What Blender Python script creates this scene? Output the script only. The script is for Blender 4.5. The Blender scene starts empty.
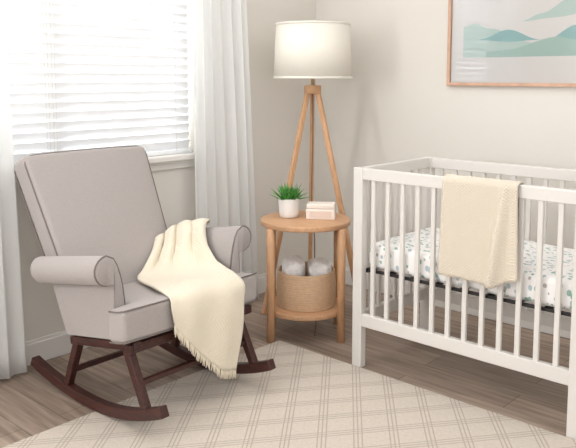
import bpy, bmesh, math, random
from mathutils import Vector, Matrix
random.seed(7)
PI = math.pi
sc = bpy.context.scene
C = sc.collection

# ---------------------------------------------------------------- camera
cam_d = bpy.data.cameras.new('camera'); cam = bpy.data.objects.new('camera', cam_d); C.objects.link(cam)
cam.location = (0, 0, 1.32)
cam.rotation_euler = (PI/2 - 0.1073, 0, 0.7433)
cam_d.sensor_fit = 'HORIZONTAL'; cam_d.sensor_width = 36.0
cam_d.lens = 726 / 576 * 36.0
cam_d.shift_y = -(224 - 154.5) / 576
cam_d.clip_start = 0.05
sc.camera = cam

# ---------------------------------------------------------------- world and lights
w = bpy.data.worlds.new('world'); sc.world = w; w.use_nodes = True
w.node_tree.nodes['Background'].inputs[0].default_value = (0.98, 0.99, 1.0, 1)
w.node_tree.nodes['Background'].inputs[1].default_value = .75

def area(name, loc, target, sx, sy, power, col=(1, 1, 1)):
    d = bpy.data.lights.new(name, 'AREA'); d.shape = 'RECTANGLE'; d.size = sx; d.size_y = sy
    d.energy = power; d.color = col
    o = bpy.data.objects.new(name, d); C.objects.link(o); o.location = loc
    o.rotation_euler = (Vector(target) - Vector(loc)).to_track_quat('-Z', 'Y').to_euler()
    return o
area('daylight_outside_window', (-3.75, 1.76, 1.75), (-2.0, 1.76, 1.3), 2.4, 2.0, 250, (0.96, 0.985, 1.0))
area('left_side_fill', (-2.98, -1.35, 1.6), (-1.9, 1.6, 1.2), 1.1, 1.3, 40, (0.98, 0.99, 1.0))  # unseen side fill added from the left; the wall has no window here
area('fill_from_room_side', (-0.9, -1.6, 2.3), (-2.0, 2.6, 0.5), 2.4, 1.0, 8, (0.99, 0.99, 1.0))  # weak fill added behind the camera for the surfaces that face it
area('overhead_fill', (-1.5, 1.5, 2.53), (-1.5, 1.5, 0), 2.6, 2.6, 24, (0.96, 0.98, 1.0))  # soft fill added overhead to brighten tops and upper walls; no fixture

sc.view_settings.view_transform = 'Standard'; sc.view_settings.look = 'None'
sc.view_settings.gamma = 1; sc.view_settings.use_curve_mapping = False
sc.view_settings.exposure = 0.7

# ---------------------------------------------------------------- materials
def lin(c):
    return tuple(((v/255)/12.92 if v/255 <= 0.04045 else ((v/255+0.055)/1.055)**2.4) for v in c) + (1,)

def mat(name, col, rough=0.6, noise=0.0, nscale=20, bump=0.0, bscale=200, sheen=0.0, metal=0.0, stretch=(1, 1, 1), trans=0.0):
    m = bpy.data.materials.new(name); m.use_nodes = True
    nt = m.node_tree; b = nt.nodes['Principled BSDF']
    b.inputs['Base Color'].default_value = lin(col); b.inputs['Roughness'].default_value = rough
    b.inputs['Metallic'].default_value = metal
    if sheen: b.inputs['Sheen Weight'].default_value = sheen
    tc = nt.nodes.new('ShaderNodeTexCoord'); mp = nt.nodes.new('ShaderNodeMapping')
    mp.inputs['Scale'].default_value = stretch
    nt.links.new(tc.outputs['Object'], mp.inputs[0])
    if noise:
        n = nt.nodes.new('ShaderNodeTexNoise'); n.inputs['Scale'].default_value = nscale; n.inputs['Detail'].default_value = 4
        nt.links.new(mp.outputs[0], n.inputs['Vector'])
        r = nt.nodes.new('ShaderNodeValToRGB')
        r.color_ramp.elements[0].position = .3; r.color_ramp.elements[1].position = .7
        r.color_ramp.elements[0].color = lin([max(0, v*(1-noise)) for v in col])
        r.color_ramp.elements[1].color = lin([min(255, v*(1+noise)) for v in col])
        nt.links.new(n.outputs['Fac'], r.inputs[0]); nt.links.new(r.outputs[0], b.inputs['Base Color'])
    if bump:
        n2 = nt.nodes.new('ShaderNodeTexNoise'); n2.inputs['Scale'].default_value = bscale
        nt.links.new(mp.outputs[0], n2.inputs['Vector'])
        bp = nt.nodes.new('ShaderNodeBump'); bp.inputs['Strength'].default_value = bump; bp.inputs['Distance'].default_value = .004
        nt.links.new(n2.outputs['Fac'], bp.inputs['Height']); nt.links.new(bp.outputs[0], b.inputs['Normal'])
    if trans:
        t = nt.nodes.new('ShaderNodeBsdfTranslucent'); t.inputs[0].default_value = lin(col)
        mx = nt.nodes.new('ShaderNodeMixShader'); mx.inputs[0].default_value = trans
        nt.links.new(b.outputs[0], mx.inputs[1]); nt.links.new(t.outputs[0], mx.inputs[2])
        nt.links.new(mx.outputs[0], nt.nodes['Material Output'].inputs[0])
    return m

M = {}
M['wall'] = mat('wall_paint', (229, 224, 216), .85, bump=.05, bscale=300)
M['trim'] = mat('trim_paint', (236, 233, 228), .45)
M['white'] = mat('white_lacquer', (222, 217, 211), .35)
M['linen'] = mat('grey_linen', (169, 161, 157), .95, noise=.03, nscale=260, bump=.35, bscale=500, sheen=.15)
M['piping'] = mat('grey_piping', (120, 111, 106), .9)
M['walnut'] = mat('dark_walnut', (62, 31, 26), .38, noise=.22, nscale=14, stretch=(1, 6, 6))
M['oak'] = mat('light_oak', (208, 162, 122), .5, noise=.05, nscale=14, stretch=(5, 5, 1))
M['oak_flat'] = mat('light_oak_top', (203, 158, 120), .45, noise=.05, nscale=12, stretch=(1, 9, 4))
M['frame_wood'] = mat('frame_wood', (208, 168, 142), .5, noise=.05, nscale=20)
M['brass'] = mat('brass', (206, 184, 140), .35, metal=.3)
M['cord'] = mat('cord_brown', (120, 104, 88), .7)
M['pot'] = mat('white_ceramic', (238, 234, 230), .35)
M['soil'] = mat('soil', (70, 55, 42), .95, noise=.3, nscale=80)
M['leaf'] = mat('succulent_green', (78, 142, 62), .5, noise=.28, nscale=30)
M['box'] = mat('box_white', (238, 226, 216), .6)
M['boxband'] = mat('box_label', (226, 206, 192), .6)
M['towel'] = mat('white_terry', (252, 248, 246), 1, noise=.04, nscale=60, bump=1.0, bscale=160, sheen=.4)
M['black'] = mat('black_metal', (30, 27, 27), .5)
M['shade'] = mat('lamp_shade_linen', (244, 238, 226), .95, noise=.012, nscale=200, trans=.1)
M['bulb'] = mat('frosted_glass_bulb', (240, 238, 232), .3)
M['blind'] = mat('blind_slat', (244, 245, 246), .5, trans=.07)
M['rod'] = mat('white_rod', (225, 222, 216), .4)
M['paper'] = mat('art_paper', (248, 243, 239), .8)
M['mint'] = mat('art_mint', (180, 212, 201), .8)
M['mintpale'] = mat('art_pale_mint', (205, 226, 218), .8)
M['teal'] = mat('art_teal', (150, 200, 199), .8)

def knit(name, col, scale):
    m = mat(name, col, .95, sheen=.3)
    nt = m.node_tree; b = nt.nodes['Principled BSDF']
    tc = nt.nodes['Texture Coordinate'] if 'Texture Coordinate' in nt.nodes else nt.nodes.new('ShaderNodeTexCoord')
    uv = nt.nodes.new('ShaderNodeSeparateXYZ'); nt.links.new(tc.outputs['UV'], uv.inputs[0])
    def sn(sock, k):
        a = nt.nodes.new('ShaderNodeMath'); a.operation = 'MULTIPLY'; a.inputs[1].default_value = k; nt.links.new(sock, a.inputs[0])
        s = nt.nodes.new('ShaderNodeMath'); s.operation = 'SINE'; nt.links.new(a.outputs[0], s.inputs[0]); return s.outputs[0]
    mu = nt.nodes.new('ShaderNodeMath'); mu.operation = 'MULTIPLY'
    nt.links.new(sn(uv.outputs[0], scale), mu.inputs[0]); nt.links.new(sn(uv.outputs[1], scale), mu.inputs[1])
    bp = nt.nodes.new('ShaderNodeBump'); bp.inputs['Strength'].default_value = .45; bp.inputs['Distance'].default_value = .003
    nt.links.new(mu.outputs[0], bp.inputs['Height']); nt.links.new(bp.outputs[0], b.inputs['Normal'])
    return m
M['throw'] = knit('cream_knit_throw', (234, 223, 202), 420)
M['cribknit'] = knit('cream_knit_blanket', (218, 206, 188), 430)
M['fringe'] = mat('cream_fringe', (234, 223, 202), .95)

def curtain_mat():
    m = bpy.data.materials.new('sheer_white_curtain'); m.use_nodes = True; nt = m.node_tree
    for n in list(nt.nodes): nt.nodes.remove(n)
    o = nt.nodes.new('ShaderNodeOutputMaterial')
    d = nt.nodes.new('ShaderNodeBsdfDiffuse'); d.inputs[0].default_value = lin((251, 251, 250))
    t = nt.nodes.new('ShaderNodeBsdfTranslucent'); t.inputs[0].default_value = lin((251, 251, 250))
    tr = nt.nodes.new('ShaderNodeBsdfTransparent')
    a = nt.nodes.new('ShaderNodeMixShader'); a.inputs[0].default_value = .5
    nt.links.new(d.outputs[0], a.inputs[1]); nt.links.new(t.outputs[0], a.inputs[2])
    b = nt.nodes.new('ShaderNodeMixShader'); b.inputs[0].default_value = .12
    nt.links.new(a.outputs[0], b.inputs[1]); nt.links.new(tr.outputs[0], b.inputs[2])
    nt.links.new(b.outputs[0], o.inputs[0]); return m
M['curtain'] = curtain_mat()

def glass_mat():
    m = bpy.data.materials.new('clear_glass'); m.use_nodes = True; nt = m.node_tree
    for n in list(nt.nodes): nt.nodes.remove(n)
    o = nt.nodes.new('ShaderNodeOutputMaterial')
    g = nt.nodes.new('ShaderNodeBsdfGlossy'); g.inputs['Roughness'].default_value = .01
    tr = nt.nodes.new('ShaderNodeBsdfTransparent'); f = nt.nodes.new('ShaderNodeFresnel'); f.inputs[0].default_value = 1.65
    b = nt.nodes.new('ShaderNodeMixShader')
    nt.links.new(f.outputs[0], b.inputs[0]); nt.links.new(tr.outputs[0], b.inputs[1]); nt.links.new(g.outputs[0], b.inputs[2])
    nt.links.new(b.outputs[0], o.inputs[0]); return m
M['glass'] = glass_mat()

def floor_mat():
    m = mat('grey_oak_planks', (150, 132, 118), .5); nt = m.node_tree; b = nt.nodes['Principled BSDF']
    tc = nt.nodes.new('ShaderNodeTexCoord')
    br = nt.nodes.new('ShaderNodeTexBrick'); br.inputs['Scale'].default_value = 1
    br.inputs['Brick Width'].default_value = 1.25; br.inputs['Row Height'].default_value = .155
    br.inputs['Mortar Size'].default_value = .0015; br.inputs['Mortar Smooth'].default_value = .3
    br.offset = .37
    br.inputs['Color1'].default_value = lin((196, 175, 159)); br.inputs['Color2'].default_value = lin((164, 145, 130)); br.inputs['Mortar'].default_value = lin((104, 90, 80))
    nt.links.new(tc.outputs['Object'], br.inputs['Vector'])
    mp = nt.nodes.new('ShaderNodeMapping'); mp.inputs['Scale'].default_value = (1.6, 22, 1); nt.links.new(tc.outputs['Object'], mp.inputs[0])
    n = nt.nodes.new('ShaderNodeTexNoise'); n.inputs['Scale'].default_value = 1.6; n.inputs['Detail'].default_value = 6; n.inputs['Distortion'].default_value = .6
    nt.links.new(mp.outputs[0], n.inputs['Vector'])
    r = nt.nodes.new('ShaderNodeValToRGB'); r.color_ramp.elements[0].position = .3; r.color_ramp.elements[1].position = .72
    r.color_ramp.elements[0].color = (.50, .48, .46, 1); r.color_ramp.elements[1].color = (1.0, 1.0, 1.0, 1)
    nt.links.new(n.outputs['Fac'], r.inputs[0])
    mx = nt.nodes.new('ShaderNodeMix'); mx.data_type = 'RGBA'; mx.blend_type = 'MULTIPLY'; mx.inputs[0].default_value = 1
    nt.links.new(br.outputs['Color'], mx.inputs[6]); nt.links.new(r.outputs[0], mx.inputs[7])
    nt.links.new(mx.outputs[2], b.inputs['Base Color']); return m
M['floor'] = floor_mat()

def rug_mat():
    m = mat('cream_lattice_rug', (226, 217, 204), .98, bump=.3, bscale=600); nt = m.node_tree; b = nt.nodes['Principled BSDF']
    tc = nt.nodes.new('ShaderNodeTexCoord'); L = nt.links.new
    def mth(op, a, bb=None, v=None):
        n = nt.nodes.new('ShaderNodeMath'); n.operation = op
        L(a, n.inputs[0])
        if bb is not None: L(bb, n.inputs[1])
        if v is not None: n.inputs[1].default_value = v
        return n.outputs[0]
    def fam(nx, ny, per, off):
        d = nt.nodes.new('ShaderNodeVectorMath'); d.operation = 'DOT_PRODUCT'; d.inputs[1].default_value = (nx/per, ny/per, 0)
        L(tc.outputs['Object'], d.inputs[0])
        t = mth('ADD', d.outputs['Value'], v=off + 50); fr = mth('FRACT', t); c = mth('ABSOLUTE', mth('SUBTRACT', fr, v=.5))
        # three thin lines: at 0 and +-.13
        l0 = mth('LESS_THAN', c, v=.020)
        l1 = mth('LESS_THAN', mth('ABSOLUTE', mth('SUBTRACT', c, v=.115)), v=.020)
        return mth('MAXIMUM', l0, l1)
    a1 = math.radians(38); a2 = math.radians(37)
    f1 = fam(math.cos(a1), math.sin(a1), .132, .1); f2 = fam(math.cos(a2), -math.sin(a2), .132, .3)
    n = nt.nodes.new('ShaderNodeTexNoise'); n.inputs['Scale'].default_value = 90; n.inputs['Detail'].default_value = 3
    L(tc.outputs['Object'], n.inputs['Vector'])
    base = nt.nodes.new('ShaderNodeValToRGB'); base.color_ramp.elements[0].position = .35; base.color_ramp.elements[1].position = .65
    base.color_ramp.elements[0].color = lin((201, 190, 177)); base.color_ramp.elements[1].color = lin((209, 198, 186)); L(n.outputs['Fac'], base.inputs[0])
    mx = nt.nodes.new('ShaderNodeMix'); mx.data_type = 'RGBA'; L(mth('MULTIPLY', mth('MAXIMUM', f1, f2), v=.7), mx.inputs[0])
    L(base.outputs[0], mx.inputs[6]); mx.inputs[7].default_value = lin((166, 154, 141))
    L(mx.outputs[2], b.inputs['Base Color']); return m
M['rug'] = rug_mat()

def sheet_mat():
    m = mat('leaf_print_sheet', (242, 240, 238), .9, bump=.2, bscale=25); nt = m.node_tree; b = nt.nodes['Principled BSDF']
    L = nt.links.new
    tc = nt.nodes.new('ShaderNodeTexCoord')
    prev = None
    for k, (rot, s, col, th, off) in enumerate([((.5, .6, .4), 30, (150, 182, 170), .28, 0), ((-.6, .4, -.5), 27, (178, 192, 197), .26, 3.3), ((.2, -.5, .9), 33, (186, 180, 176), .2, 7.7)]):
        mp = nt.nodes.new('ShaderNodeMapping'); mp.inputs['Rotation'].default_value = rot; mp.inputs['Location'].default_value = (off, off, off)
        mp.inputs['Scale'].default_value = (1.0, 1.5, .75)
        L(tc.outputs['Object'], mp.inputs[0])
        v = nt.nodes.new('ShaderNodeTexVoronoi'); v.inputs['Scale'].default_value = s; L(mp.outputs[0], v.inputs['Vector'])
        lt = nt.nodes.new('ShaderNodeMath'); lt.operation = 'LESS_THAN'; lt.inputs[1].default_value = th; L(v.outputs['Distance'], lt.inputs[0])
        mx = nt.nodes.new('ShaderNodeMix'); mx.data_type = 'RGBA'; L(lt.outputs[0], mx.inputs[0])
        if prev is None: mx.inputs[6].default_value = lin((242, 240, 238))
        else: L(prev, mx.inputs[6])
        mx.inputs[7].default_value = lin(col); prev = mx.outputs[2]
    L(prev, b.inputs['Base Color']); return m
M['sheet'] = sheet_mat()

def basket_mat():
    m = mat('woven_rope', (218, 184, 150), .9, noise=.025, nscale=60, bump=.25, bscale=260); return m
M['rope'] = basket_mat()

# ---------------------------------------------------------------- mesh helpers
def obj(name, bm, m, parent=None, smooth=False, loc=None):
    me = bpy.data.meshes.new(name)
    bmesh.ops.recalc_face_normals(bm, faces=bm.faces)
    if smooth:
        for f in bm.faces: f.smooth = True
    bm.to_mesh(me); bm.free()
    o = bpy.data.objects.new(name, me); C.objects.link(o)
    for x in (m if isinstance(m, (list, tuple)) else [m]): me.materials.append(x)
    if parent: o.parent = parent
    if loc: o.location = loc
    return o
def thing(name, label, cat, loc=(0, 0, 0), rz=0, group=None):
    o = bpy.data.objects.new(name, None); C.objects.link(o); o.location = loc; o.rotation_euler = (0, 0, rz)
    o.empty_display_size = .1
    o['label'] = label; o['category'] = cat
    if group: o['group'] = group
    return o
def tag(o, label, cat, group=None):
    o['label'] = label; o['category'] = cat
    if group: o['group'] = group
    return o
def struct(o, label=None, cat=None):
    o['kind'] = 'structure'
    if label: o['label'] = label
    if cat: o['category'] = cat
    return o
def NB(): return bmesh.new()
def box(bm, lo, hi, mi=0):
    v = [bm.verts.new((x, y, z)) for x in (lo[0], hi[0]) for y in (lo[1], hi[1]) for z in (lo[2], hi[2])]
    for q in ((0, 1, 3, 2), (4, 6, 7, 5), (0, 4, 5, 1), (2, 3, 7, 6), (0, 2, 6, 4), (1, 5, 7, 3)):
        f = bm.faces.new([v[i] for i in q]); f.material_index = mi
    return v
def rbox(bm, h, r, warp=lambda p: p, m=4, k=3, mi=0):
    """rounded box, half sizes h, corner radius r, points sent through warp"""
    hx, hy, hz = h
    def samp(a):
        rr = min(r, a*.999)
        e = [rr*(1-math.tan((1-i/k)*PI/4)) for i in range(k+1)]
        L_ = [-a+t for t in e]; R_ = [a-t for t in reversed(e)]
        mid = [(-a+rr)+(2*a-2*rr)*i/m for i in range(1, m)] if a-rr > 1e-4 else []
        return L_+mid+R_
    def P(x, y, z):
        c = Vector((max(-(hx-r), min(hx-r, x)), max(-(hy-r), min(hy-r, y)), max(-(hz-r), min(hz-r, z))))
        d = Vector((x, y, z))-c
        if d.length > 1e-9: d = d.normalized()*r
        return Vector(warp(c+d))
    cache = {}
    def vert(p):
        key = tuple(round(c, 6) for c in p)
        if key not in cache: cache[key] = bm.verts.new(P(*p))
        return cache[key]
    X, Y, Z = samp(hx), samp(hy), samp(hz)
    def grid(A, B, fn):
        for i in range(len(A)-1):
            for j in range(len(B)-1):
                vs = [vert(fn(A[i], B[j])), vert(fn(A[i+1], B[j])), vert(fn(A[i+1], B[j+1])), vert(fn(A[i], B[j+1]))]
                if len(set(vs)) == 4:
                    try: bm.faces.new(vs).material_index = mi
                    except ValueError: pass
    for s in (-1, 1):
        grid(X, Y, lambda a, b: (a, b, s*hz)); grid(X, Z, lambda a, b: (a, s*hy, b)); grid(Y, Z, lambda a, b: (s*hx, a, b))
def rb(bm, lo, hi, r, m=1, k=2, mi=0):
    c = [(a+b)/2 for a, b in zip(lo, hi)]; h = [(b-a)/2 for a, b in zip(lo, hi)]
    rbox(bm, h, min([r]+[x*.98 for x in h]), lambda p: (p[0]+c[0], p[1]+c[1], p[2]+c[2]), m, k, mi)
def bar(bm, a, b, wx, wy, r=.004, side=None, m=1, taper=1.0):
    """rounded bar of section wx x wy from a to b"""
    a = Vector(a); b = Vector(b); d = (b-a); L = d.length; d.normalize()
    s = Vector(side) if side else (Vector((0, 1, 0)) if abs(d.y) < .9 else Vector((1, 0, 0)))
    u = (s-d*s.dot(d)).normalized(); v = d.cross(u)
    def wp(p):
        t = (p[2]+L/2)/L; sc_ = 1+(taper-1)*t
        return a+d*(p[2]+L/2)+u*p[0]*sc_+v*p[1]*sc_
    rbox(bm, (wx/2, wy/2, L/2), min(r, wx*.49, wy*.49), wp, m, 2)
def tube(bm, pts, r, n=8, closed=False, radii=None, cap=True):
    pts = [Vector(p) for p in pts]; N = len(pts); rings = []
    prev = None
    for i, p in enumerate(pts):
        if closed: t = pts[(i+1) % N]-pts[i-1]
        else: t = pts[min(i+1, N-1)]-pts[max(i-1, 0)]
        if t.length < 1e-9: t = Vector((0, 0, 1))
        t.normalize()
        if prev is None:
            up = Vector((0, 0, 1)) if abs(t.z) < .9 else Vector((1, 0, 0))
            u = t.cross(up).normalized()
        else: u = (prev-t*prev.dot(t)).normalized()
        prev = u; v = t.cross(u); rr = radii[i] if radii else r
        rings.append([bm.verts.new(p+u*math.cos(2*PI*j/n)*rr+v*math.sin(2*PI*j/n)*rr) for j in range(n)])
    for i in range(N if closed else N-1):
        A = rings[i]; B = rings[(i+1) % N]
        for j in range(n): bm.faces.new((A[j], A[(j+1) % n], B[(j+1) % n], B[j]))
    if not closed and cap:
        bm.faces.new(rings[0]); bm.faces.new(rings[-1])
def lathe(bm, prof, n=48, cx=0, cy=0, closed=False, mi=0):
    rings = []
    for r, z in prof:
        if r < 1e-6: rings.append([bm.verts.new((cx, cy, z))])
        else: rings.append([bm.verts.new((cx+r*math.cos(2*PI*j/n), cy+r*math.sin(2*PI*j/n), z)) for j in range(n)])
    rng = range(len(rings) if closed else len(rings)-1)
    for i in rng:
        A, B = rings[i], rings[(i+1) % len(rings)]
        for j in range(n):
            k = (j+1) % n
            if len(A) == 1 and len(B) == 1: continue
            if len(A) == 1: f = bm.faces.new((A[0], B[j], B[k]))
            elif len(B) == 1: f = bm.faces.new((A[j], A[k], B[0]))
            else: f = bm.faces.new((A[j], A[k], B[k], B[j]))
            f.material_index = mi
def catmull(P, n):
    """resample a list of points to n points through a Catmull-Rom spline"""
    P = [Vector(p) for p in P]; out = []
    m = len(P)-1
    for i in range(n):
        t = i/(n-1)*m; k = min(int(t), m-1); f = t-k
        p0 = P[k-1] if k > 0 else P[0]*2-P[1]; p1 = P[k]; p2 = P[k+1]; p3 = P[k+2] if k+2 <= m else P[m]*2-P[m-1]
        out.append(.5*((2*p1)+(p2-p0)*f+(2*p0-5*p1+4*p2-p3)*f*f+(3*p1-p0-3*p2+p3)*f**3))
    return out
def grid_mesh(bm, rows, us=1.0, vs=1.0):
    uv = bm.loops.layers.uv.verify()
    V = [[bm.verts.new(p) for p in r] for r in rows]
    for i in range(len(V)-1):
        for j in range(len(V[0])-1):
            f = bm.faces.new((V[i][j], V[i][j+1], V[i+1][j+1], V[i+1][j]))
            for lp, (a, b) in zip(f.loops, ((i, j), (i, j+1), (i+1, j+1), (i+1, j))):
                lp[uv].uv = (b/(len(V[0])-1)*us, a/(len(V)-1)*vs)
def solid(o, t, sub=0, off=0):
    s = o.modifiers.new('thick', 'SOLIDIFY'); s.thickness = t; s.offset = off
    if sub: d = o.modifiers.new('sub', 'SUBSURF'); d.levels = sub; d.render_levels = sub

# ================================================================ ROOM
XW, YW, H = -3.057, 3.59, 2.55
WY0, WY1, WZ0, WZ1 = .96, 2.57, .905, 2.2
bm = NB(); box(bm, (XW-.15, -2.6, -.1), (2.2, YW+.15, 0)); struct(obj('floor', bm, M['floor']), 'grey brown wood plank floor', 'floor')
bm = NB(); box(bm, (XW-.15, -2.6, H), (2.2, YW+.15, H+.1)); struct(obj('ceiling', bm, M['trim']), 'white ceiling', 'ceiling')
bm = NB(); box(bm, (XW-.15, YW, 0), (2.2, YW+.15, H)); struct(obj('wall_back', bm, M['wall']), 'warm beige wall behind the crib', 'wall')
bm = NB()
box(bm, (XW-.15, -2.6, 0), (XW, WY0, H)); box(bm, (XW-.15, WY1, 0), (XW, YW, H))
box(bm, (XW-.15, WY0, 0), (XW, WY1, WZ0-.03)); box(bm, (XW-.15, WY0, WZ1), (XW, WY1, H))
struct(obj('wall_left', bm, M['wall']), 'warm beige wall with the window', 'wall')
def baseboard(name, a, b, axis, lab):
    bm = NB()
    if axis == 'y': rb(bm, (XW, a, 0), (XW+.014, b, .1), .004); rb(bm, (XW, a, .088), (XW+.009, b, .115), .004)
    else: rb(bm, (a, YW-.014, 0), (b, YW, .1), .004); rb(bm, (a, YW-.009, .088), (b, YW, .115), .004)
    struct(obj(name, bm, M['trim']), lab, 'baseboard')
baseboard('baseboard_left', -2.6, YW-.014, 'y', 'white baseboard under the window wall')
baseboard('baseboard_back', XW, 2.2, 'x', 'white baseboard behind the crib')
# window
win = bpy.data.objects.new('window_1', None); C.objects.link(win); win.location = (XW, (WY0+WY1)/2, WZ0); struct(win, 'wide white framed window behind the rocking chair', 'window')
def wl(p): return (p[0]-XW, p[1]-(WY0+WY1)/2, p[2]-WZ0)
bm = NB()
x0, x1 = XW-.13, XW-.08
for lo, hi in (((x0, WY0, WZ0), (x1, WY0+.05, WZ1)), ((x0, WY1-.05, WZ0), (x1, WY1, WZ1)), ((x0, WY0, WZ0), (x1, WY1, WZ0+.05)), ((x0, WY0, WZ1-.05), (x1, WY1, WZ1)), ((x0, 1.73, WZ0), (x1, 1.81, WZ1))):
    rb(bm, wl(lo), wl(hi), .004)
obj('window_frame', bm, M['trim'], win)
bm = NB()
for ya, yb in ((WY0+.05, 1.73), (1.81, WY1-.05)): box(bm, wl((XW-.11, ya, WZ0+.05)), wl((XW-.106, yb, WZ1-.05)))
obj('window_pane', bm, M['glass'], win)
bm = NB(); rb(bm, wl((XW-.15, WY0-.07, WZ0-.03)), wl((XW+.05, WY1+.12, WZ0)), .006)
obj('window_sill', bm, M['trim'], win)
bm = NB(); rb(bm, wl((XW, WY0-.04, WZ0-.075)), wl((XW+.016, WY1+.09, WZ0-.03)), .004); rb(bm, wl((XW, WY0-.04, WZ0-.045)), wl((XW+.026, WY1+.09, WZ0-.03)), .004)
obj('window_apron', bm, M['trim'], win)
bm = NB(); rb(bm, wl((XW, WY1, WZ0)), wl((XW+.016, WY1+.07, WZ1+.07)), .003); rb(bm, wl((XW, WY0-.07, WZ0)), wl((XW+.016, WY0, WZ1+.07)), .003); rb(bm, wl((XW, WY0-.07, WZ1)), wl((XW+.016, WY1+.07, WZ1+.07)), .003)
obj('window_casing', bm, M['trim'], win)
# blind
bx = XW-.035
bl = thing('window_blind', 'white horizontal slatted blind covering the window', 'blind', (bx, (WY0+WY1)/2, WZ0))
def b_(p): return (p[0]-bx, p[1]-(WY0+WY1)/2, p[2]-WZ0)
bm = NB(); z = WZ0+.045
tilt = math.radians(73)
while z < WZ1-.06:
    bar(bm, b_((bx, WY0+.012, z)), b_((bx, WY1-.012, z)), .05, .003, .0014, side=(math.cos(tilt), 0, math.sin(tilt)), m=1)
    z += .0455
obj('slats', bm, M['blind'], bl)
bm = NB(); rb(bm, b_((bx-.025, WY0+.01, WZ0+.001)), b_((bx+.025, WY1-.01, WZ0+.02)), .004); obj('bottom_rail', bm, M['blind'], bl)
bm = NB(); rb(bm, b_((bx-.03, WY0+.01, WZ1-.05)), b_((bx+.03, WY1-.01, WZ1)), .004); obj('head_rail', bm, M['trim'], bl)
for yy in (1.70, 1.715, 1.735, 1.75, 2.45):
    if yy != 2.45 or True:
        bm = NB(); tube(bm, [b_((bx+.027, yy, WZ0+.02)), b_((bx+.027, yy, WZ1-.05))], .0013, 6); obj('ladder_cord', bm, M['rod'], bl)
# curtains
def curtain(name_label, y0, y1, y0b, y1b, n, ph, x=-2.955):
    bm = NB(); rows = []; NR, NC = 24, 150
    for i in range(NR+1):
        t = i/NR; z = 2.36-t*2.345
        a = y0+(y0b-y0)*t; b = y1+(y1b-y1)*t; row = []
        for j in range(NC+1):
            s = j/NC
            am = .017*(.55+.45*t)*(.8+.4*math.sin(s*9+ph))
            th_ = 2*PI*n*s+ph+.5*math.sin(t*2.2+s*5)
            row.append((x+am*math.sin(th_)+.006*math.sin(3*t+s*7), a+(b-a)*s+.006*math.cos(th_), z))
        rows.append(row)
    grid_mesh(bm, rows); o = obj('curtain', bm, M['curtain'], None, True)
    solid(o, .0012); tag(o, name_label, 'curtain', 'sheer curtains at the window'); return o
curtain('sheer white curtain hanging to the right of the window beside the lamp', 2.46, 2.83, 2.47, 2.95, 6, .4)
curtain('sheer white curtain at the left of the window behind the rocking chair', .82, 1.44, .82, 1.505, 8, 1.9)
rod = thing('curtain_rod', 'white rod above the window that carries both curtains', 'curtain rod', (-2.955, 1.9, 2.37))
bm = NB(); tube(bm, [(0, -1.3, 0), (0, 1.3, 0)], .012, 12); obj('rod', bm, M['rod'], rod, True)
for s in (-1.2, 1.2):
    bm = NB(); tube(bm, [(0, s, 0), (XW+2.955, s, 0)], .008, 8); obj('bracket', bm, M['rod'], rod, True)

# ================================================================ RUG
bm = NB(); rb(bm, (-2.410, -1.2, 0.0005), (.6, 2.555, .009), .004, m=2)
o = obj('rug', bm, M['rug']); tag(o, 'large cream woven area rug with a diamond lattice under the rocking chair', 'rug')

# ================================================================ ROCKING CHAIR
CH = thing('rocking_chair', 'grey upholstered rocking chair with dark walnut rockers standing on the rug', 'rocking chair', (-2.40, 1.80, .009), math.radians(1.5))
T = .17
# backrest: u = up the recline, n = to the front
B0 = Vector((-.175, 0, .30)); B1 = Vector((-.515, 0, .975)); U = (B1-B0); BL = U.length; U.normalize(); N_ = Vector((U.z, 0, -U.x))
def back_w(p):   # p = (thickness, lat, up)
    t = (p[2]+BL/2)/BL
    wd = .272+.050*t
    lat = p[1]/.30*wd
    crown = .018*(1-(lat/wd)**2)*(1 if p[0] > 0 else .5)*math.sin(PI*min(1, max(0, t*.9+.05)))
    return B0+U*(p[2]+BL/2+.006*(1-(lat/wd)**4)*t)+N_*(p[0]+(crown if p[0] > 0 else -crown))+Vector((0, lat, 0))
bm = NB(); rbox(bm, (.055, .30, BL/2), .028, back_w, 10, 4)
bk = obj('backrest', bm, M['linen'], CH, True)
def back_loop(th):
    pts = []; r = .045
    for (l, u) in [(-.296, .02-BL/2)]: pass
    P = []
    z0, z1 = -BL/2+.02, BL/2-.006; l1 = .296
    for i in range(12): P.append((-l1, z0+(z1-r-z0)*i/11))
    for i in range(1, 6): a = PI-i/6*PI/2; P.append((-l1+r+r*math.cos(a), z1-r+r*math.sin(a)))
    for i in range(12): P.append((-l1+r+(2*l1-2*r)*i/11, z1))
    for i in range(1, 6): a = PI/2-i/6*PI/2; P.append((l1-r+r*math.cos(a), z1-r+r*math.sin(a)))
    for i in range(12): P.append((l1, z1-r-(z1-r-z0)*i/11))
    return [back_w(Vector((th, l, u))) for l, u in P]
for th_ in (.044, -.050):
    bm = NB(); tube(bm, back_loop(th_), .0032, 8); obj('piping', bm, M['piping'], bk, True)
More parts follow.
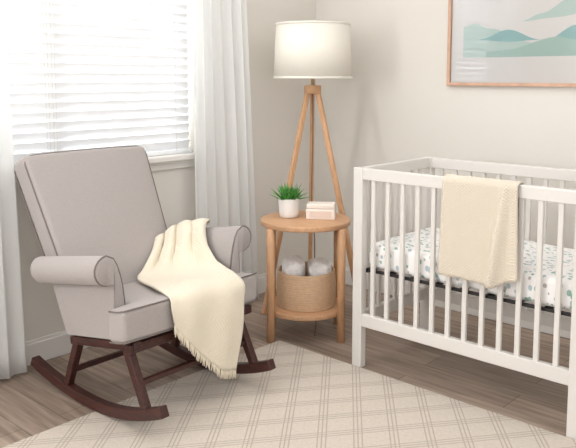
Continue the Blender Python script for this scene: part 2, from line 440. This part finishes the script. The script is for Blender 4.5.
# arms
def arm_outline(s):
    pts = []   # (lat outwards, height above arm bottom line), counter-clockwise from inner bottom
    pts += [(.272, 0), (.273, .08), (.276, .15), (.283, .205), (.293, .25), (.306, .288), (.322, .315)]
    for i in range(1, 13):
        a = math.radians(105)-math.radians(105+125)*i/12
        pts.append((.347+.056*math.cos(a), .274+.056*math.sin(a)))
    pts += [(.322, .205), (.317, .10), (.31, 0)]
    return [(s*l, z) for l, z in pts]
def arm(s):
    O = arm_outline(s)
    fr = .155; bm = NB(); rings = []
    def fz(f, z): return .347+z+T*(f-fr)
    K = 12
    c = Vector((0, sum(p[0] for p in O)/len(O), sum(p[1] for p in O)/len(O)))
    for i in range(K+1):
        t = i/K; ring = []
        for l, z in O:
            rear = -.185-.36*z
            f = fr+(rear-fr)*t
            ring.append(bm.verts.new((f, l, fz(f, z))))
        rings.append(ring)
    # rounded front lip
    lip = []
    for k, (ins, df) in enumerate(((.004, .006), (.012, .009))):
        ring = []
        for idx, (l, z) in enumerate(O):
            v = Vector((l, z))-Vector((s*.318, .22 if z > .18 else z)); v = v.normalized() if v.length > 1e-6 else v
            ring.append(bm.verts.new((fr+df, l-v.x*ins, fz(fr, z-v.y*ins))))
        lip.append(ring)
    rings = lip[::-1]+rings
    n = len(O)
    for a, b in zip(rings, rings[1:]):
        for j in range(n): bm.faces.new((a[j], a[(j+1) % n], b[(j+1) % n], b[j]))
    bm.faces.new(rings[0]); bm.faces.new(rings[-1])
    bmesh.ops.triangulate(bm, faces=[f for f in bm.faces if len(f.verts) > 4])
    o = obj('armrest', bm, M['linen'], CH, True)
    m_ = o.modifiers.new('es', 'EDGE_SPLIT'); m_.split_angle = math.radians(50)
    bm = NB(); tube(bm, [(fr+.003, l, fz(fr, z)) for l, z in O[:17]], .0032, 8); obj('piping', bm, M['piping'], o, True)
    return o
arm(-1); arm(1)
# seat cushion (T shaped) and deck
def tz(f): return T*f
def cw(cx, hx, crown, lo):
    def f(p):
        fx = p[0]+cx; k = 0
        if p[2] > 0: k = crown*max(0, 1-(p[1]/.37)**2)*max(0, 1-((fx+.02)/.30)**2)
        bow = .012*(1-(p[1]/.37)**2) if fx > .1 else 0
        return (fx+bow, p[1], p[2]+lo+tz(fx)+k)
    return f
bm = NB()
rbox(bm, (.235, .266, .062), .02, cw(.015, .235, .03, .383), 8, 3)
rbox(bm, (.05, .350, .0615), .02, cw(.20, .05, .03, .383), 8, 3)
cu = obj('seat_cushion', bm, M['linen'], CH, True)
for zz in (.058, -.058):
    bm = NB(); P = []
    for i in range(25):
        l = -.342+.684*i/24; P.append(cw(0, 0, .03, .383)((.247, l, 0)))
    P = [(x+(.0), l, z+zz+(.003 if zz > 0 else 0)) for x, l, z in P]
    P = [(.165, -.350, .383+tz(.165)+zz), (.22, -.352, .383+tz(.22)+zz)]+P+[(.22, .352, .383+tz(.22)+zz), (.165, .350, .383+tz(.165)+zz)]
    tube(bm, P, .003, 8); obj('piping', bm, M['piping'], cu, True)
bm = NB(); rbox(bm, (.20, .262, .012), .006, lambda p: (p[0]-.01, p[1], p[2]+.312+T*(p[0]-.01)), 2, 2)
obj('seat_deck', bm, M['black'], CH)
# wooden base
def rocker(s):
    bm = NB(); L = []; W = .019
    for i in range(41):
        f = -.50+.90*i/40; z = (.5 if f > -.05 else .30)*(f+.05)**2
        sl = (f+.05); nn = Vector((-sl, 1)).normalized()
        hh = .042
        L.append(((f, z), (f+nn.x*hh, z+nn.y*hh)))
    rings = [[bm.verts.new((a[0], s*.285-W, a[1])), bm.verts.new((a[0], s*.285+W, a[1])), bm.verts.new((b[0], s*.285+W, b[1])), bm.verts.new((b[0], s*.285-W, b[1]))] for a, b in L]
    for a, b in zip(rings, rings[1:]):
        for j in range(4): bm.faces.new((a[j], a[(j+1) % 4], b[(j+1) % 4], b[j]))
    bm.faces.new(rings[0]); bm.faces.new(rings[-1])
    o = obj('rocker', bm, M['walnut'], CH)
    bv = o.modifiers.new('b', 'BEVEL'); bv.width = .004; bv.segments = 2; bv.limit_method = 'ANGLE'
for s in (-1, 1):
    rocker(s)
    bm = NB(); bar(bm, (.175, s*.282, .33), (.30, s*.285, .088), .034, .036, .005, taper=.88); obj('leg', bm, M['walnut'], CH)
    bm = NB(); bar(bm, (-.15, s*.275, .275), (-.235, s*.285, .04), .034, .036, .005, taper=.88); obj('leg', bm, M['walnut'], CH)
    bm = NB(); bar(bm, (-.20, s*.272, .255), (.235, s*.275, .30+.035), .034, .034, .005); obj('side_rail', bm, M['walnut'], CH)
bm = NB(); bar(bm, (.215, -.31, .325), (.215, .335, .325), .036, .03, .005, side=(0, 0, 1)); obj('front_rail', bm, M['walnut'], CH)
bm = NB(); bar(bm, (-.165, -.28, .262), (-.165, .28, .262), .034, .03, .005, side=(0, 0, 1)); obj('rear_rail', bm, M['walnut'], CH)
bm = NB(); bar(bm, (.242, -.28, .195), (.242, .28, .195), .022, .022, .005, side=(0, 0, 1)); obj('stretcher', bm, M['walnut'], CH)
bm = NB(); bar(bm, (-.205, -.28, .125), (-.205, .28, .125), .022, .022, .005, side=(0, 0, 1)); obj('stretcher', bm, M['walnut'], CH)

for o_ in CH.children:
    if o_.name.split('.')[0] != 'rocker': o_.location.z -= .014
# ---- throw blanket on the chair
TH = thing('throw_blanket', 'cream knitted throw with a fringe draped over the rocking chair', 'blanket', (-2.40, 1.80, .010), math.radians(1.5))
R_ = [
 [(-.255, .20, .570), (-.235, .25, .600), (-.21, .30, .630), (-.17, .345, .640), (-.12, .40, .625)],
 [(-.235, .18, .550), (-.205, .225, .580), (-.175, .265, .612), (-.13, .315, .650), (-.07, .375, .655)],
 [(-.215, .145, .515), (-.175, .19, .538), (-.135, .235, .575), (-.08, .278, .628), (-.02, .30, .655)],
 [(-.17, .065, .468), (-.13, .13, .483), (-.09, .19, .510), (-.035, .245, .555), (.03, .262, .590)],
 [(-.10, -.02, .460), (-.055, .06, .468), (-.015, .145, .474), (.035, .215, .492), (.09, .252, .525)],
 [(.03, -.085, .476), (.07, -.01, .481), (.10, .08, .485), (.13, .17, .488), (.17, .237, .502)],
 [(.15, -.130, .492), (.18, -.06, .495), (.20, .03, .495), (.22, .12, .490), (.240, .222, .492)],
 [(.262, -.145, .478), (.272, -.07, .480), (.280, .02, .476), (.286, .115, .464), (.292, .226, .455)],
 [(.286, -.152, .440), (.300, -.07, .430), (.305, .02, .415), (.310, .115, .400), (.300, .215, .385)],
 [(.290, -.146, .395), (.302, -.075, .350), (.306, .01, .310), (.312, .10, .285), (.302, .205, .27)],
 [(.290, -.140, .372), (.300, -.078, .290), (.304, .000, .208), (.306, .080, .138), (.300, .165, .108)],
]
cols = 5
NR, NC = 90, 44
cc = [catmull([r[j] for r in R_], NR) for j in range(cols)]
rows = []
for i in range(NR):
    row = catmull([cc[j][i] for j in range(cols)], NC); v = i/(NR-1); out = []
    for j, p in enumerate(row):
        u = j/(NC-1)
        amp = (.024 if v < .26 else .024*max(0, 1-(v-.26)/.16))+.0008
        p = p+Vector((.7, -.45, .35))*amp*(2*abs(math.sin(u*11.5+v*2.0+.5))-1.1) + Vector((1, 0, 0))*(.004*math.sin(u*13+v*5) if v > .62 else 0)
        out.append(p)
    rows.append(out)
bm = NB(); grid_mesh(bm, rows, .40, .95)
tb = obj('blanket_cloth', bm, M['throw'], TH, True); solid(tb, .009, 0, 0)
bm = NB(); last = rows[-1]
for j in range(0, NC, 1):
    p = last[j]
    jj = random.uniform(-.002, .002); L = random.uniform(.036, .044)
    a = p+Vector((0, jj, .004)); b = a+Vector((random.uniform(-.001, .002), random.uniform(-.003, .002), -L*.5)); c = a+Vector((random.uniform(-.002, .002), random.uniform(-.005, .003), -L))
    tube(bm, [a, b, c], .0022, 5, radii=[.0036, .0034, .0022])
fo = obj('fringe', bm, M['fringe'], TH, True)

# ================================================================ SIDE TABLE
TX, TY = -2.402, 2.745
tt = thing('side_table', 'round two tier light oak side table in the corner', 'table', (TX, TY, 0), 0)
def disc(bm, r, z0, z1, e=.006):
    prof = [(0, z0), (r-e, z0)]+[(r-e+e*math.sin(a), z0+e-e*math.cos(a)) for a in (PI/8, PI/4, PI/2*.75, PI/2)]+[(r, z1-e)]+[(r-e+e*math.cos(a), z1-e+e*math.sin(a)) for a in (PI/8, PI/4, PI*3/8, PI/2)]+[(0, z1)]
    lathe(bm, prof, 64)
bm = NB(); disc(bm, .229, .573, .600); obj('tabletop', bm, M['oak_flat'], tt, True).modifiers.new('e', 'EDGE_SPLIT').split_angle = math.radians(40)
bm = NB(); disc(bm, .206, .128, .153); obj('shelf', bm, M['oak_flat'], tt, True).modifiers.new('e', 'EDGE_SPLIT').split_angle = math.radians(40)
fwd = Vector((-.675, .737)); rt = Vector((.737, .675))
for a, b in ((-1, -1), (1, -1), (-1, 1), (1, 1)):
    p = rt*a*.1745+fwd*b*.140
    bm = NB(); tube(bm, [(p.x, p.y, 0), (p.x, p.y, .3), (p.x, p.y, .574)], .02, 20, radii=[.0195, .0205, .0215])
    obj('leg', bm, M['oak'], tt, True)

# ================================================================ FLOOR LAMP
LX, LY = -2.67, 3.11
lt = thing('floor_lamp', 'oak tripod floor lamp with a white drum shade behind the side table', 'lamp', (LX, LY, 0), 0)
for a in (13, 133, 253):
    d = Vector((math.cos(math.radians(a)), math.sin(math.radians(a)), 0))
    bm = NB(); bar(bm, d*.315+Vector((0, 0, .0)), d*.026+Vector((0, 0, 1.262)), .030, .026, .006, side=d, taper=.92)
    obj('leg', bm, M['oak'], lt)
bm = NB(); lathe(bm, [(0, 1.222), (.044, 1.222), (.048, 1.226), (.048, 1.266), (.044, 1.270), (0, 1.270)], 24); obj('hub', bm, M['oak'], lt, True)
bm = NB(); lathe(bm, [(0, 1.27), (.011, 1.27), (.011, 1.33), (.018, 1.335), (.018, 1.39), (0, 1.39)], 20); obj('stem', bm, M['brass'], lt, True)
bm = NB(); lathe(bm, [(0, 1.39), (.014, 1.39), (.02, 1.42), (.031, 1.45), (.028, 1.475), (.012, 1.49), (0, 1.492)], 20); obj('bulb', bm, M['bulb'], lt, True)
bm = NB()
for a in (30, 150, 270):
    d = Vector((math.cos(math.radians(a)), math.sin(math.radians(a)), 0)); tube(bm, [d*.016+Vector((0, 0, 1.385)), d*.10+Vector((0, 0, 1.42)), d*.203+Vector((0, 0, 1.585))], .002, 6)
obj('shade_carrier', bm, M['brass'], lt, True)
bm = NB(); lathe(bm, [(.219, 1.310), (.205, 1.610)], 72); sh = obj('lamp_shade', bm, M['shade'], lt, True); solid(sh, .0018)
for r, z in ((.219, 1.313), (.205, 1.607)):
    bm = NB(); lathe(bm, [(r-.002, z-.006), (r+.002, z-.006), (r+.002, z+.006), (r-.002, z+.006)], 72, closed=True); obj('shade_trim', bm, M['shade'], sh, True)
bm = NB()
P = catmull([(.0, .0, 1.24), (.012, -.012, .95), (.02, -.03, .62), (.06, -.05, .42), (.05, -.04, .2), (.08, -.09, .02), (.20, -.20, .004), (.33, -.36, .004), (.345, -.375, .004)], 60)
tube(bm, P, .003, 6); obj('power_cord', bm, M['cord'], lt, True)

# ================================================================ things on the table
pp = thing('potted_plant', 'small green succulent in a white ceramic pot on the side table', 'plant', (-2.487, 2.713, .600), 0)
bm = NB(); lathe(bm, [(0, .0), (.040, .0), (.047, .006), (.051, .02), (.054, .094), (.053, .099), (.049, .099), (.048, .085), (0, .083)], 40); obj('pot', bm, M['pot'], pp, True)
bm = NB(); lathe(bm, [(0, .090), (.0485, .090)], 24); obj('soil', bm, M['soil'], pp)
def blade(bm, base, az, el, L, wd, curl):
    d = Vector((math.cos(az), math.sin(az), 0)); s = Vector((-math.sin(az), math.cos(az), 0)); p = Vector(base); e = el; rows = []
    n = 6
    for i in range(n+1):
        t = i/n; ww = wd*(.65+.7*t-1.35*t*t) if t < 1 else 0.0004
        up = Vector((0, 0, 1))*math.cos(e)-d*math.sin(e)
        rows.append((p-s*ww, p-up*ww*.35, p+s*ww, p+up*ww*.25))
        p = p+(d*math.cos(e)+Vector((0, 0, 1))*math.sin(e))*L/n; e -= curl/n
    V = [[bm.verts.new(q) for q in r] for r in rows]
    for a, b in zip(V, V[1:]):
        for j in range(4): bm.faces.new((a[j], a[(j+1) % 4], b[(j+1) % 4], b[j]))
    bm.faces.new(V[0]); bm.faces.new(V[-1])
bm = NB()
for cx, cy, k in ((-.022, -.012, 20), (.022, .004, 20), (.0, -.022, 20), (0, .018, 18)):
    for i in range(k):
        t = i/k; az = i*2.39996+cx*40; el = .25+1.2*t
        blade(bm, (cx+.006*math.cos(az), cy+.006*math.sin(az), .088), az, el, random.uniform(.080, .112)*(1-.15*t), .0105, -.25+.5*random.random())
obj('leaves', bm, M['leaf'], pp, True)

bxo = thing('keepsake_box', 'small white lidded box beside the plant on the side table', 'box', (-2.345, 2.80, .600), math.radians(36))
bm = NB(); rb(bm, (-.073, -.045, 0), (.073, .045, .054), .006, k=3); bd = obj('body', bm, M['box'], bxo, True)
bm = NB(); rb(bm, (-.055, -.0462, .012), (.055, -.044, .044), .001); obj('label_patch', bm, M['boxband'], bd)
bm = NB(); rb(bm, (-.071, -.043, .0545), (.071, .043, .079), .006, k=3); obj('lid', bm, M['box'], bxo, True)

# basket on the shelf
BX, BY = TX+.002, TY+.004
bs = thing('storage_basket', 'round woven rope basket on the lower shelf of the side table', 'basket', (BX, BY, .153), 0)
bm = NB(); Nn = 16; hB = .182
prof_o = []
for i in range(Nn):
    z = (i+.5)*hB/Nn; r = .142+.006*math.sin(PI*i/(Nn-1))
    for a in (-60, -20, 20, 60): prof_o.append((r+.0062*math.cos(math.radians(a)), z+.0056*math.sin(math.radians(a))))
prof = [(0, 0.001), (.135, 0.001)]+prof_o+[(.146, hB+.002), (.138, hB), (.137, .012), (0, .012)]
lathe(bm, prof, 64); obj('basket_wall', bm, M['rope'], bs, True)
def fluffy(cx, cy, ax, ay, az, rz, lab, seed, hz):
    rnd = random.Random(seed); bm = NB()
    bmesh.ops.create_uvsphere(bm, u_segments=40, v_segments=24, radius=1)
    ph = [rnd.uniform(0, 6) for _ in range(6)]
    for v in bm.verts:
        c = v.co; k = 1+.07*math.sin(c.x*5+ph[0])*math.sin(c.y*6+ph[1])+.02*math.sin(c.z*9+c.x*7+ph[2])+.03*math.sin(c.x*17+ph[3])*math.sin(c.y*19+ph[4])
        e_ = .72; sx_, sy_, sz_ = [math.copysign(abs(q)**e_, q) for q in c]; v.co = Vector((sx_*ax*k*.82, sy_*ay*k*.8, sz_*az*k*.9+az))
    o = obj('rolled_towel', bm, M['towel'], None, True, (BX+cx, BY+cy, hz)); o.rotation_euler = (0, 0, rz)
    tag(o, lab, 'towel', 'towels in the basket'); return o
r2 = math.atan2(rt.y, rt.x)
fluffy(-rt.x*.067, -rt.y*.067, .074, .118, .060, r2, 'fluffy white rolled towel, left one of the two in the basket', 1, .278)
fluffy(rt.x*.067, rt.y*.067, .072, .118, .056, r2, 'fluffy white rolled towel, right one of the two in the basket', 2, .278)

# ================================================================ CRIB
CX0, CX1, CY0, CY1, CHt = -1.957, -.918, 2.56, 3.17, .917
cr = thing('baby_crib', 'white slatted baby crib standing by the beige wall', 'crib', ((CX0+CX1)/2, (CY0+CY1)/2, 0), 0)
def cl(p): return (p[0]-(CX0+CX1)/2, p[1]-(CY0+CY1)/2, p[2])
def part(name, lo, hi, m, r=.004):
    bm = NB(); rb(bm, cl(lo), cl(hi), r); return obj(name, bm, m, cr)
for x in (CX0, CX1-.05):
    for y in (CY0, CY1-.04): part('post', (x, y, 0), (x+.05, y+.04, CHt), M['white'])
zt = CHt-.052
for n_, y in (('front', CY0), ('back', CY1-.04)):
    part(n_+'_top_rail', (CX0+.048, y+.004, zt), (CX1-.048, y+.032, CHt-.001), M['white'])
    part(n_+'_bottom_rail', (CX0+.048, y+.004, .196), (CX1-.048, y+.032, .254), M['white'])
    x = -1.856
    while x < -.975:
        part('slat', (x-.010, y+.010, .25), (x+.010, y+.026, zt+.004), M['white'], .003); x += .0757
for x in (CX0, CX1-.05):
    part('end_top_rail', (x+.01, CY0+.038, zt), (x+.04, CY1-.038, CHt-.001), M['white'])
    part('end_bottom_rail', (x+.01, CY0+.038, .196), (x+.04, CY1-.038, .254), M['white'])
    for i in range(7):
        y = CY0+.04+(CY1-CY0-.08)*(i+1)/8; part('slat', (x+.017, y-.01, .25), (x+.033, y+.01, zt+.004), M['white'], .003)
bm = NB()
a0, a1, b0, b1 = CX0+.042, CX1-.042, CY0+.034, CY1-.034
rb(bm, cl((a0, b0, .445)), cl((a1, b0+.02, .456)), .002); rb(bm, cl((a0, b1-.02, .440)), cl((a1, b1, .456)), .002)
rb(bm, cl((a0, b0, .440)), cl((a0+.02, b1, .456)), .002); rb(bm, cl((a1-.02, b0, .440)), cl((a1, b1, .456)), .002)
for i in range(1, 8):
    x = a0+(a1-a0)*i/8; rb(bm, cl((x-.015, b0, .446)), cl((x+.015, b1, .452)), .002)
obj('mattress_support', bm, M['black'], cr)
# mattress
mt = thing('crib_mattress', 'crib mattress in a white fitted sheet printed with small green leaves', 'mattress', ((CX0+CX1)/2, (CY0+CY1)/2, .4565), 0)
bm = NB()
def mw(p):
    z = p[2]+.060
    if p[2] > 0: z += .008*math.sin(p[0]*9+1)*math.sin(p[1]*11)+.01*(1-(p[0]/.5)**2)*(1-(p[1]/.28)**2)
    return (p[0], p[1]+.003*math.sin(p[0]*30), z)
rbox(bm, ((CX1-CX0)/2-.052, (CY1-CY0)/2-.042, .058), .028, mw, 14, 4)
obj('fitted_sheet', bm, M['sheet'], mt, True)
# blanket on the crib rail
bk_rows = []
yF = CY0-.006; yB = CY0+.038+.006; zT = CHt+.007
cols_ = 60
path = []
for j in range(cols_+1):
    u = j/cols_
    # left edge x .. right edge x with a fold on the right
    x = -1.497+.317*u
    fold = .012*math.sin(max(0, (u-.72)/.28)*PI*1.5) if u > .72 else .003*math.sin(u*12)
    zb = .520-.008*u if u < .8 else .512+.045*(u-.8)/.2
    L = []
    for i in range(30):
        t = i/29; z = zb+(zT-.012-zb)*t
        xx = x+(.018*(1-t) if u > .95 else 0)-(.012*(1-t))*(1-u)+(.03*(1-t)*math.sin(PI*min(1, max(0, (u-.55)/.45)))*-.5)
        L.append((xx, yF-.004-abs(fold)*(1.0-t*.75)-.008*(1-t)*math.sin(u*7+.6)**2-(.034*math.exp(-((u-.76-.10*t)/.06)**2)*(1-.8*t)), z))
    for a in (20, 50, 90, 130, 160):
        ar = math.radians(a); L.append((x, (yF+yB)/2-math.cos(ar)*(yB-yF)/2, zT-.012+.012*math.sin(ar)))
    for i in range(10): L.append((x, yB, zT-.012-(.25)*(i+.3)/10))
    path.append(L)
rows = [[path[j][i] for j in range(cols_+1)] for i in range(len(path[0]))]
bm = NB(); grid_mesh(bm, rows, .33, .70)
o = obj('crib_blanket', bm, M['cribknit'], None, True); solid(o, .007, 0, 0)
tag(o, 'cream knitted baby blanket hanging over the front rail of the crib', 'blanket')

# ================================================================ PICTURE
PX0, PX1, PZ0, PZ1 = -2.085, -1.085, 1.268, 1.96
pc = thing('framed_picture', 'abstract mint hills print in a thin wooden frame on the wall above the crib', 'picture', ((PX0+PX1)/2, YW, PZ0), 0)
def pl(p): return (p[0]-(PX0+PX1)/2, p[1]-YW, p[2]-PZ0)
bm = NB(); fw_ = .018; yf = YW-.028
for lo, hi in (((PX0, yf, PZ0), (PX0+fw_, YW-.001, PZ1)), ((PX1-fw_, yf, PZ0), (PX1, YW-.001, PZ1)), ((PX0+fw_-.001, yf+.0004, PZ0), (PX1-fw_+.001, YW-.001, PZ0+fw_)), ((PX0+fw_-.001, yf+.0004, PZ1-fw_), (PX1-fw_+.001, YW-.001, PZ1))):
    rb(bm, pl(lo), pl(hi), .002)
obj('picture_frame', bm, M['frame_wood'], pc)
bm = NB(); box(bm, pl((PX0+fw_, YW-.012, PZ0+fw_)), pl((PX1-fw_, YW-.008, PZ1-fw_)))
pr = obj('print', bm, M['paper'], pc)
def interp(P, x):
    for (xa, za), (xb, zb) in zip(P, P[1:]):
        if xa <= x <= xb:
            t = (x-xa)/(xb-xa); t = t*t*(3-2*t); return za+(zb-za)*t
    return P[0][1] if x < P[0][0] else P[-1][1]
def shape(name, top, bot, m, k):
    bm = NB(); y = YW-.0122-.0005*k; n = 60; prev = None
    xa, xb = top[0][0], top[-1][0]
    for i in range(n+1):
        x = xa+(xb-xa)*i/n; zt_, zb_ = interp(top, x), interp(bot, x)
        c = (bm.verts.new(pl((x, y, max(zt_, zb_+.0002)))), bm.verts.new(pl((x, y, zb_))))
        if prev: bm.faces.new((prev[0], c[0], c[1], prev[1]))
        prev = c
    return obj(name, bm, m, pr)
x0_, x1_ = PX0+.09, PX1-.07
shape('pale_hills', [(x0_, 1.585), (-1.93, 1.60), (-1.84, 1.57), (-1.60, 1.49), (-1.38, 1.53), (-1.2, 1.49), (x1_, 1.50)], [(x0_, 1.42), (x1_, 1.42)], M['mintpale'], 1)
shape('teal_hill', [(-1.90, 1.515), (-1.74, 1.560), (-1.565, 1.505)], [(-1.90, 1.512), (-1.73, 1.498), (-1.565, 1.504)], M['teal'], 2)
shape('teal_hill', [(-1.55, 1.492), (-1.38, 1.570), (-1.24, 1.545), (x1_, 1.52)], [(-1.55, 1.491), (-1.3, 1.478), (x1_, 1.480)], M['teal'], 2)
shape('mint_hill', [(-1.86, 1.45), (-1.75, 1.457), (-1.48, 1.515), (-1.36, 1.495), (-1.2, 1.50), (x1_, 1.49)], [(-1.86, 1.421), (x1_, 1.421)], M['mint'], 3)
shape('mint_cloud', [(-1.67, 1.599), (-1.56, 1.635), (-1.42, 1.70), (-1.3, 1.77), (x1_, 1.80)], [(-1.67, 1.598), (-1.5, 1.610), (-1.3, 1.63), (x1_, 1.66)], M['mintpale'], 1)
bm = NB(); bmesh.ops.create_circle(bm, cap_ends=True, segments=40, radius=.07, matrix=Matrix.Translation(pl((-1.88, YW-.0127, 1.80))) @ Matrix.Rotation(PI/2, 4, 'X')); obj('sun_disc', bm, mat('art_blush', (232, 214, 206), .8), pr)
bm = NB(); box(bm, pl((PX0+fw_, YW-.018, PZ0+fw_)), pl((PX1-fw_, YW-.016, PZ1-fw_)))
obj('glass_pane', bm, M['glass'], pc)
